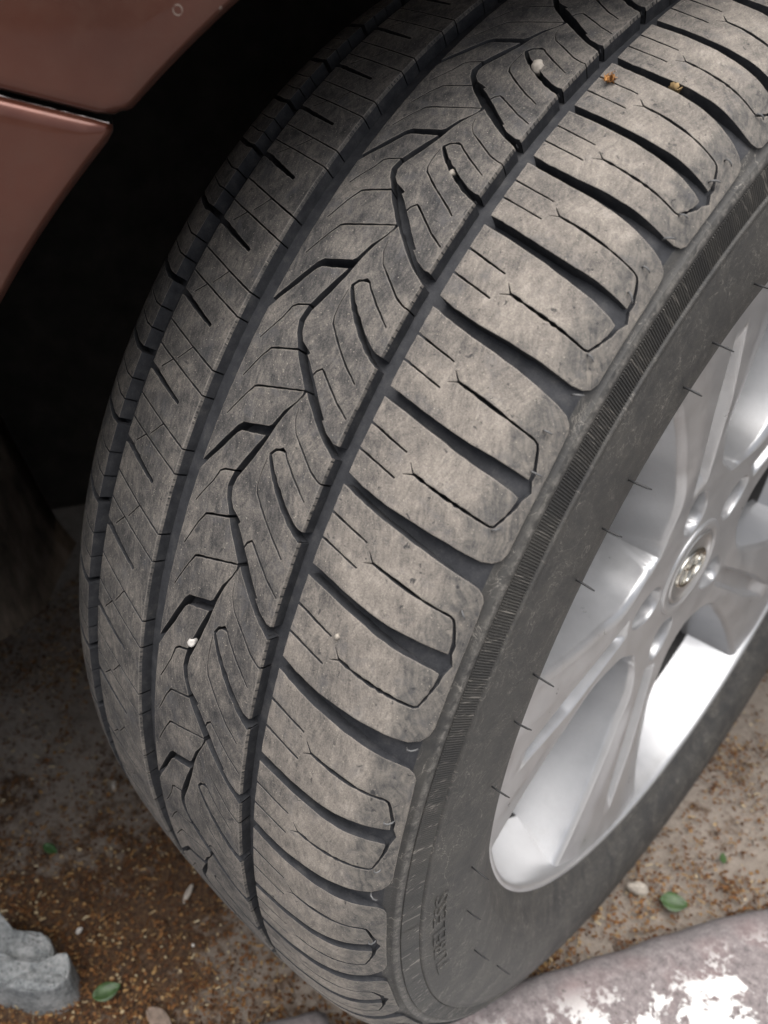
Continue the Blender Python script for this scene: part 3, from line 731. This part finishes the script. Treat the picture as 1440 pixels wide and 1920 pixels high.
def tick_marks():
    V = []; Fs = []
    def box(e, d0, d1, th, hw):
        b0 = len(V)
        for pr in (.25, -.12):
            for dd in (d0, d1):
                x, r = section([e + .5 * dd / 1.5 - pr * .8], [dd + pr * .5])
                for q in (-1, 1): t = th + q*hw; V.append((x[0], r[0]*math.cos(t), r[0]*math.sin(t)))
        for f in ((0,1,3,2),(4,6,7,5),(0,4,5,1),(2,3,7,6),(0,2,6,4),(1,5,7,3)): Fs.append(tuple(b0+i for i in f))
    for s in range(-2, 26):
        base = s - .19
        for gp in (0, .5):
            for q in range(4):
                th = float(theta(base + gp + .045 + q * .085)); box(G1L, .15, 1.5, th, .00070)
        for q in range(5):
            th = float(theta(s + .07 + q * .07)); box(G2L, .2, 1.2, th, .0006)
    o = mesh('groove_tick_marks', V, Fs, M_HAIR, tyre); fix_normals(o); o['kind'] = 'stuff'
tick_marks()

# ---- rubber vent hairs
def hair(name, pts, r, mat, parent):
    V = []; Fs = []; k = 6
    for i, p in enumerate(pts):
        p = np.array(p); d = np.array(pts[min(i+1, len(pts)-1)]) - np.array(pts[max(i-1, 0)]); d = d/np.linalg.norm(d)
        a = np.cross(d, [.31, .22, .92]); a /= np.linalg.norm(a); b = np.cross(d, a); rr = r * (1 if i < len(pts)-1 else .6)
        for q in range(k): V.append(p + rr*(a*math.cos(2*math.pi*q/k) + b*math.sin(2*math.pi*q/k)))
    for i in range(len(pts)-1):
        for q in range(k): Fs.append((i*k+q, i*k+(q+1) % k, (i+1)*k+(q+1) % k, (i+1)*k+q))
    Fs += [tuple(range(k)), tuple((len(pts)-1)*k + q for q in reversed(range(k)))]
    o = mesh(name, V, Fs, mat, parent, True); fix_normals(o); return o
def polar(x, r, deg): t = math.radians(deg); return np.array([x, r*math.cos(t), r*math.sin(t)])
for i, a in enumerate([101.5, 106, 113.4, 117.8, 124.2, 128.6, 137.1, 141.4, 146.0, 154.7, 159.4, 166.6, 177.7, 186, 198, 212]):
    x, r = section([171.0], 0); L_ = .0098 * (1 + .1*math.sin(i*2.3))
    p0 = polar(x[0] - .001, r[0], a); t = math.radians(a); rad = np.array([0, math.cos(t), math.sin(t)]); tg = np.array([0, -math.sin(t), math.cos(t)])
    bend = .0006 * math.sin(i * 1.7)
    hair('vent_hair', [p0, p0 + np.array([L_*.4, 0, 0]) - rad*.0002, p0 + np.array([L_*.8, 0, 0]) + tg*bend*.5 - rad*.0006, p0 + np.array([L_, 0, 0]) + tg*bend - rad*.001], .00045, M_HAIR, tyre)
for s in range(-1, 24):
    for (lat, ds, ln) in ((113.2, .20 if s % 2 == 0 else .22, .0042), (112.0, -.20, .0032)):
        if rng.random() < .45 and s not in (3, 5, 6): continue
        th = math.degrees(float(theta(s + ds + rng.uniform(-.03, .03) - (.10 if s % 2 == 0 else 0)))); x, r = section([lat + rng.uniform(-1.5, 1.5)], 0)
        p0 = polar(x[0], r[0] - .0006, th); t = math.radians(th); rad = np.array([0, math.cos(t), math.sin(t)]); tg = np.array([0, -math.sin(t), math.cos(t)]); ax = np.array([1.0, 0, 0])
        nrm = rad*.75 + ax*.66; sd = tg*rng.uniform(-1, 1) + ax*.6 - rad*.5; sd /= np.linalg.norm(sd)
        hair('vent_spew', [p0, p0 + nrm*.0016, p0 + nrm*.0022 + sd*ln*.35, p0 + nrm*.0018 + sd*ln*.75, p0 + nrm*.0010 + sd*ln], .00038, M_PALEHAIR, tyre)

# ---- raised lettering on the sidewall
def lettering(txt, deg0, deg1, lat_in, lat_out, name):
    cu = bpy.data.curves.new('t', 'FONT'); cu.body = txt; cu.size = 1; cu.extrude = .04; cu.resolution_u = 2
    ob = bpy.data.objects.new('t', cu); COL.objects.link(ob)
    dg = bpy.context.evaluated_depsgraph_get(); dg.update()
    me = bpy.data.meshes.new_from_object(ob.evaluated_get(dg)); bpy.data.objects.remove(ob)
    co_ = np.array([v.co[:] for v in me.vertices]); mn, mx = co_.min(0), co_.max(0)
    u = (co_[:, 0] - mn[0]) / (mx[0]-mn[0]); v = (co_[:, 1] - mn[1]) / (mx[1]-mn[1]); zz = (co_[:, 2] - mn[2]) / (mx[2]-mn[2])
    lat = lat_in + (lat_out - lat_in) * v; x, r = section(lat, .3 - 1.0 * zz)
    th = np.radians(deg0 + (deg1 - deg0) * u)
    V = np.stack([x, r*np.cos(th), r*np.sin(th)], 1)
    o = mesh(name, V, [tuple(p.vertices) for p in me.polygons], M_SIDE, tyre); fix_normals(o)
    fattr(o, 'lat', lat); fattr(o, 'cir', np.degrees(th)*6); return o
lettering('TUBELESS', 193.5, 177.5, 155.0, 146.8, 'raised_lettering')

# ================================================================== ALLOY RIM
rp = [(.0985, .2478), (.1015, .2478), (.1033, .2468), (.1040, .2452), (.1040, .2436), (.1034, .2422), (.1022, .2412), (.0985, .2404), (.090, .2375), (.080, .2335), (.070, .2290), (.0595, .2245), (.0580, .2240), (.050, .2228), (.02, .2195), (-.04, .2185), (-.085, .221), (-.10, .232), (-.104, .246)]
rim = revolve('alloy_rim', rp, 180, [M_SILVER, M_BARRELDARK], wheel, attr=False, fmat=[0 if min(rp[i][0], rp[i+1][0]) > .0575 else 1 for i in range(len(rp)-1)]); fix_normals(rim)  # the deeper part of the barrel is near-black
tag(rim, 'silver five-spoke alloy rim')
LUG0 = 108.0
def spoke_mesh():
    # one fifth of the wheel face: a spoke that widens towards the rim, with steep flanks, a lug pocket and a channel
    nph = 221
    rr = np.concatenate([np.linspace(31, 100, 76), np.linspace(101.3, 240.2, 104)])
    def sst(a, b, x): t = min(1, max(0, (x-a)/(b-a))); return t*t*(3-2*t)
    fr = np.linspace(-1, 1, nph); fr = np.sign(fr) * (1 - (1 - np.abs(fr)) ** 1.35)      # denser towards the flanks
    V = []; Fs = []
    WR, WW = [31, 66, 72, 77, 84, 92, 104, 117, 130, 145, 160, 180, 200, 222, 233, 250], [70, 63, 50, 39, 31, 27, 25, 26.2, 28.7, 32.2, 36, 42, 49, 58.5, 64, 73]
    for i, r in enumerate(rr):
        face = np.interp(r, [31, 60, 80, 110, 150, 200, 236, 241], [86.2, 86.2, 86.8, 90, 94, 98, 101.2, 102])
        w_ = float(np.mean(np.interp(np.linspace(max(31, r-6), r+6, 13), WR, WW))) if r > 78 else float(np.interp(r, WR, WW))
        rail = np.interp(r, [80, 110, 160, 205], [9, 9.5, 11, 7])
        pe = min(math.radians(36), math.asin(min(.99, (w_ + 9.6) / r)))                    # where the flank ends
        for p in fr * pe:
            ts = r * math.sin(p); t = abs(ts); u = t - w_
            if u <= -4: dp = 0
            elif u <= 1.5: dp = (u + 4) ** 2 * .119
            else: dp = 3.6 + (u - 1.5) * 5.0
            dp += 2.6 * sst(w_ * .45, w_ * 1.0, t) * sst(95, 130, r)                      # crowned face
            ch = sst(80, 96, r) * (1 - sst(185, 218, r))
            dp += 7.5 * ch * (1 - sst(rail * .62, rail, t))                                 # channel along the spoke
            du = r - 57.0; el = 14.5 + (5.0 if du > 0 else 0)
            q = math.sqrt((du / el) ** 2 + (ts / 13.5) ** 2)
            dp += 30 * (1 - sst(.84, 1.04, q))                                              # lug pocket
            V.append(((face - dp) / 1e3, r/1e3*math.cos(p), r/1e3*math.sin(p)))
    for i in range(len(rr)-1):
        for j in range(nph-1): Fs.append((i*nph+j, (i+1)*nph+j, (i+1)*nph+j+1, i*nph+j+1))
    return V, Fs
V, Fs = spoke_mesh()
sp0 = mesh('spoke', V, Fs, M_SILVER, rim, True); fix_normals(sp0)
# outward normals
if sum(p.normal.x * p.area for p in sp0.data.polygons) < 0: sp0.data.flip_normals()
sp0.rotation_euler = (math.radians(LUG0), 0, 0)
for k in range(1, 5):
    o = sp0.copy(); o.rotation_euler = (math.radians(LUG0 + 72*k), 0, 0); link(o, rim)
def lug_nut():
    V = []; Fs = []; m = 6
    for (x, r) in ((.050, .0095), (.072, .0095), (.0745, .0075), (.0745, .004), (.0725, .001)):
        for q in range(m): a = 2*math.pi*q/m; V.append((x, r*math.cos(a) , r*math.sin(a)))
    for i in range(4):
        for q in range(m): Fs.append((i*m+q, i*m+(q+1) % m, (i+1)*m+(q+1) % m, (i+1)*m+q))
    Fs.append(tuple(4*m+q for q in range(m)))
    return V, Fs
for k in range(5):
    V, Fs = lug_nut(); a = math.radians(LUG0 + 72*k)
    o = mesh('lug_nut', V, Fs, M_CHROME, rim); fix_normals(o); o.location = (0, .0571*math.cos(a), .0571*math.sin(a)); o.scale = (.92, 1, 1)
revolve('hub_ring', [(.060, .0372), (.0864, .0372), (.0874, .0364), (.0876, .0345), (.0874, .0300), (.0866, .0292), (.080, .0290)], 64, [M_SILVER], rim, attr=False)
cp = revolve('centre_cap', [(.080, .0292), (.0862, .0292), (.0874, .0280), (.0878, .0262), (.0868, .0250), (.0860, .0235), (.0862, .015), (.0864, .0001)], 64, [M_CAP], rim, attr=False); fix_normals(cp)
def emblem():
    V = []; Fs = []
    def ring(cy, cz, a, b, w_, rot):
        n, k = 56, 8; b0 = len(V); c, s = math.cos(rot), math.sin(rot)
        for i in range(n):
            t = 2*math.pi*i/n; y, z = a*math.cos(t), b*math.sin(t); ny, nz = math.cos(t)/a, math.sin(t)/b; L_ = math.hypot(ny, nz); ny /= L_; nz /= L_
            for q in range(k):
                ang = 2*math.pi*q/k; yy = cy + y + ny*w_*math.cos(ang); zz = cz + z + nz*w_*math.cos(ang)
                V.append((.0866 + w_*.9*math.sin(ang), yy*c - zz*s, yy*s + zz*c))
        for i in range(n):
            for q in range(k): Fs.append((b0+i*k+q, b0+i*k+(q+1) % k, b0+((i+1) % n)*k+(q+1) % k, b0+((i+1) % n)*k+q))
    rot = math.radians(-12)
    ring(0, 0, .0200, .0135, .0018, rot); ring(0, 0, .0058, .0128, .0017, rot); ring(0, .0062, .0125, .0062, .0017, rot)
    o = mesh('cap_emblem', V, Fs, M_EMBLEM, rim, True); fix_normals(o)
emblem()
revolve('brake_disc', [(.012, .165), (.020, .165), (.020, .085), (.045, .080), (.047, .04), (.047, .0)], 64, [M_BRAKE], wheel, attr=False)
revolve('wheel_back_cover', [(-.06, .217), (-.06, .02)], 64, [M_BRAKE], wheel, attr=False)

# ================================================================== LOOSE THINGS
def tread_point(lat, deg, depth=0.0):
    x, r = section([lat], depth); return polar(x[0], r[0], deg) + np.array([0, 0, HZ])
def pebble(loc, size, mat, label, squash=(1, .8, .7), seed=0):
    bm = bmesh.new(); bmesh.ops.create_icosphere(bm, subdivisions=3, radius=1)
    for v in bm.verts:
        q = v.co * 1.3 + Vector((seed*3.1, seed*1.7, 0)); k = 1 + .28*noise.noise(q) + .12*noise.noise(q*2.7)
        v.co = Vector((v.co.x*squash[0], v.co.y*squash[1], v.co.z*squash[2])) * k * size
    me = bpy.data.meshes.new('pebble'); bm.to_mesh(me); bm.free(); me.materials.append(mat)
    me.polygons.foreach_set('use_smooth', np.ones(len(me.polygons), bool))
    o = link(bpy.data.objects.new('pebble', me)); o.location = tuple(loc); o.rotation_euler = (seed, seed*2.1, seed*.7)
    return tag(o, label, 'pebble')
pebble(tread_point(2.2, 161.3, 1.2), .0027, M_PEBW, 'white pebble wedged in the zigzag tread groove', seed=1)
pebble(tread_point(74.1, 154.2, -.6), .0013, M_PEB, 'tiny pale pebble lying on a shoulder tread block', seed=2)
pebble(tread_point(25.4, 125.8, 2.0), .0018, M_PEB, 'small tan pebble stuck in a hooked centre tread groove', seed=3)
pebble(tread_point(26.5, 116.6, .5), .0030, M_PEB, 'pale stone chip caught high up in a centre tread groove', seed=4)
def gpoint(px, py, z=.003): p = on_plane(px, py, c=z); return p
pebble(gpoint(148, 1745), .0032, M_PEBW, 'small oblong white pebble on the litter near the broken stone', (1.7, .8, .7), seed=1.0)
pebble(gpoint(214, 1473), .0040, M_PEB, 'pale tan pebble on dirt left of the tyre', (.7, 1.5, .7), seed=6)
pebble(gpoint(352, 1676), .0042, M_PEB, 'long pale wood-coloured chip on litter below the tread', (2.2, .6, .5), seed=2.8)
pebble(gpoint(1195, 1665, .006), .0085, M_PEB, 'cream stone on the dirt between tyre and kerb', (.8, 1.25, .6), seed=5)
pebble(gpoint(362, 1772), .0016, M_PEBW, 'tiny white grit grain on brown litter', seed=9)

def leaf(loc, ln, wd, rz, mat, label, tilt=.2, name='leaf', curl=.25):
    V = []; Fs = []; n = 9
    for i in range(n + 1):
        t = i/n; hw = wd/2 * math.sin(math.pi*min(1, t*.96+.02))**.75 * (1.1 - .35*t)
        for q in (-1, -.5, 0, .5, 1): V.append((ln*(t-.5), hw*q, curl*wd*(abs(q)**1.5)*.6 + curl*ln*(t-.5)**2*.8 + .0004*math.sin(i*3+q*5)))
    for i in range(n):
        for q in range(4): Fs.append((i*5+q, (i+1)*5+q, (i+1)*5+q+1, i*5+q+1))
    o = mesh(name, V, Fs, mat, None, True); md = o.modifiers.new('t', 'SOLIDIFY'); md.thickness = .0003
    o.location = tuple(loc); o.rotation_euler = (tilt, .1, rz); return tag(o, label, 'leaf')
leaf(gpoint(200, 1860, .006), .022, .015, 1.25, M_LEAF, 'fresh green leaf on brown litter beside the broken stone')
leaf(gpoint(95, 1592, .005), .016, .009, .3, M_LEAFDARK, 'dark green leaf scrap on shaded dirt under the bumper')
leaf(gpoint(1262, 1693, .007), .024, .018, .6, M_LEAF, 'pale green leaf between the kerb and the tyre')
leaf(gpoint(1355, 1610, .005), .012, .007, 2.0, M_LEAF, 'tiny green leaf scrap on rusty litter behind the wheel')
leaf(gpoint(300, 1912, .005), .026, .014, .2, M_DEAD, 'grey-brown dead leaf on the litter in front of the tyre')
leaf(tread_point(78.5, 115.0, 3.6), .010, .005, 2.3, M_DRY, 'dry tan leaf scrap in an upper shoulder groove', 1.0, 'leaf_scrap', .6)
leaf(tread_point(73.5, 115.6, 4.2), .009, .004, 2.5, M_BLACK, 'dark leaf scrap in an upper shoulder groove', 1.1, 'leaf_scrap', .5)
def husk(loc, label):
    V = []; Fs = []; r_ = random.Random(4)
    for i in range(38):
        c = np.array([r_.gauss(0, .0014), r_.gauss(0, .0014), r_.gauss(0, .0008)]); d = np.array([r_.gauss(0, 1), r_.gauss(0, 1), r_.gauss(0, 1)]); d /= np.linalg.norm(d)
        e = np.cross(d, [.3, .5, .8]); e /= np.linalg.norm(e); L_, w_ = r_.uniform(.0008, .002), r_.uniform(.0003, .0008); b0 = len(V)
        V += [c - d*L_ , c + e*w_, c + d*L_, c - e*w_ + np.cross(d, e)*.0004]; Fs += [(b0, b0+1, b0+2), (b0, b0+2, b0+3)]
    o = mesh('seed_husk', V, Fs, M_HUSK); o.location = tuple(loc); return tag(o, label, 'husk')
husk(tread_point(57.9, 116.4, -.9), 'crumbled rust-brown seed husk on an upper shoulder tread block')

# ---- broken stone lying in front of the tyre
def broken_stone():
    up = [(-30, 380), (0, 470), (30, 540), (160, 620), (440, 635), (550, 690), (580, 760), (605, 910), (560, 1010), (300, 1050), (-60, 1100), (-200, 700)]
    lw = [(-100, 850), (200, 930), (450, 945), (605, 918), (650, 890), (700, 870), (760, 875), (790, 940), (792, 1080), (760, 1180), (600, 1298), (300, 1340), (0, 1240), (-120, 1260), (-220, 1000)]
    obs = []
    for pts, h in ((up, .031), (lw, .036)):
        o2 = [on_plane(x/6, 1640 + y/6, c=h) for x, y in pts]
        # Chaikin smoothing of the outline
        q = [np.array(p[:2]) for p in o2]
        for _ in range(1):
            q = [v for a, b in zip(q, q[1:] + q[:1]) for v in (a*.75 + b*.25, a*.25 + b*.75)]
        q = np.array(q); c = q.mean(0); rings = []
        for (k, z) in ((1.03, -.004), (1.015, h*.35), (1.0, h*.72), (.992, h*.92), (.965, h*.995), (.88, h), (.6, h*1.01), (.3, h*1.02), (.05, h*1.02)):
            rings.append([(c[0] + (p[0]-c[0])*k, c[1] + (p[1]-c[1])*k, z + noise.noise(Vector((p[0]*90*k, p[1]*90*k, h*40)))*.0022*(1 if z > .01 else 0) + noise.noise(Vector((p[0]*260*k, p[1]*260*k, z*200)))*.0012) for p in q])
        obs.append(rings)
    V = []; Fs = []
    for rings in obs:
        b0 = len(V); n = len(rings[0])
        for rg in rings: V += rg
        for i in range(len(rings)-1):
            for j in range(n): Fs.append((b0+i*n+j, b0+i*n+(j+1) % n, b0+(i+1)*n+(j+1) % n, b0+(i+1)*n+j))
        Fs.append(tuple(b0 + (len(rings)-1)*n + j for j in range(n)))
    o = mesh('broken_stone', V, Fs, M_STONE, None, False); fix_normals(o)
    tag(o, 'broken grey pitted stone with two rounded lobes on brown litter', 'stone')
broken_stone()

# ---- plant litter: uncountable seed husks, stalks and flakes
def litter():
    V = []; Fs = []; tone = []; r_ = random.Random(11)
    def add(x, y, sc=1.0, tb=0.0):
        z = .001 + r_.random() * .003
        a = r_.random()*6.283; kind = r_.random(); b0 = len(V)
        if kind < .62:      # curled flake
            L_ = r_.uniform(.0007, .0024) * sc; w_ = L_*r_.uniform(.35, .7); c, s = math.cos(a), math.sin(a); tl = r_.uniform(-.6, .6)
            for (u, v, h) in ((-1, 0, .1), (-.3, 1, .5), (-.3, -1, .35), (.5, .8, .6), (.5, -.8, .5), (1, 0, r_.uniform(.1, 1))):
                V.append((x + (u*L_*c - v*w_*s), y + (u*L_*s + v*w_*c), z + h*.0015 + tl*v*w_))
            Fs.extend([(b0, b0+2, b0+1), (b0+1, b0+2, b0+4, b0+3), (b0+3, b0+4, b0+5)]); k = 6
            t = min(1, max(0, r_.gauss(.42 + tb, .22)))
        elif kind < .93:    # bent stalk
            L_ = r_.uniform(.0016, .0070); w_ = r_.uniform(.0002, .0005); cv = r_.uniform(-1.2, 1.2); px, py = x, y
            for i in range(5):
                aa = a + cv*i/4; c, s = math.cos(aa), math.sin(aa)
                V.append((px - w_*s, py + w_*c, z + .0012)); V.append((px + w_*s, py - w_*c, z)); px += c*L_/4; py += s*L_/4; 
            Fs.extend([(b0+2*i, b0+2*i+1, b0+2*i+3, b0+2*i+2) for i in range(4)]); k = 10
            t = min(1, max(0, r_.gauss(.60, .22)))
        else:               # pale grain
            L_ = r_.uniform(.0007, .0018)
            for (u, v, h) in ((1, 0, 0), (0, .8, 0), (-1, 0, 0), (0, -.8, 0), (0, 0, 1.0)): V.append((x + u*L_, y + v*L_, z - .0005 + h*L_))
            Fs.extend([(b0+i, b0+(i+1) % 4, b0+4) for i in range(4)]); k = 5; t = r_.uniform(.75, 1)
        tone.extend([t]*k)
    n = 0; tries = 0
    while n < 42000 and tries < 300000:
        tries += 1
        x = r_.uniform(-.62, .42); y = r_.uniform(-.60, .60)
        nn = x*N[0] + y*N[1]; ff = x*F[0] + y*F[1]
        if nn > KC + .004: continue
        d = .5 + .9*noise.noise(Vector((x*9, y*9, 1.3))) + .6*noise.noise(Vector((x*30, y*30, 4.1)))
        d += .55 * max(0, min(1, (ff - .25) / .12)) if x < .05 else 0.0      # drifts gathered in front of the wheel
        d += .35 * max(0, 1 - abs(nn - KC) / .05)                            # and along the kerb
        d -= .35 * (1 if nn < -.10 else 0) + .22 * (1 if ff < .05 else 0)
        if r_.random() > d*.8: continue
        add(x, y, 1.0, 0.0 if ff > .1 else .03); n += 1
    # rusty clumps blown together behind the wheel and along the kerb
    for k in range(70):
        ff = r_.uniform(-.75, .12); nn = r_.choice([r_.uniform(-.12, KC - .02), KC - abs(r_.gauss(0, .03))]); sg = r_.uniform(.006, .020)
        for q in range(int(sg * 5200)):
            f2, n2 = r_.gauss(ff, sg * 1.3), min(KC - .003, r_.gauss(nn, sg)); p = F * f2 + N * n2
            add(p[0], p[1], 1.05, .02)
    o = mesh('plant_litter', V, Fs, M_FLAKE); fattr(o, 'tone', tone)
    tag(o, 'scattered brown seed husks, stalks and flakes on the dirt', 'litter', kind='stuff')
litter()
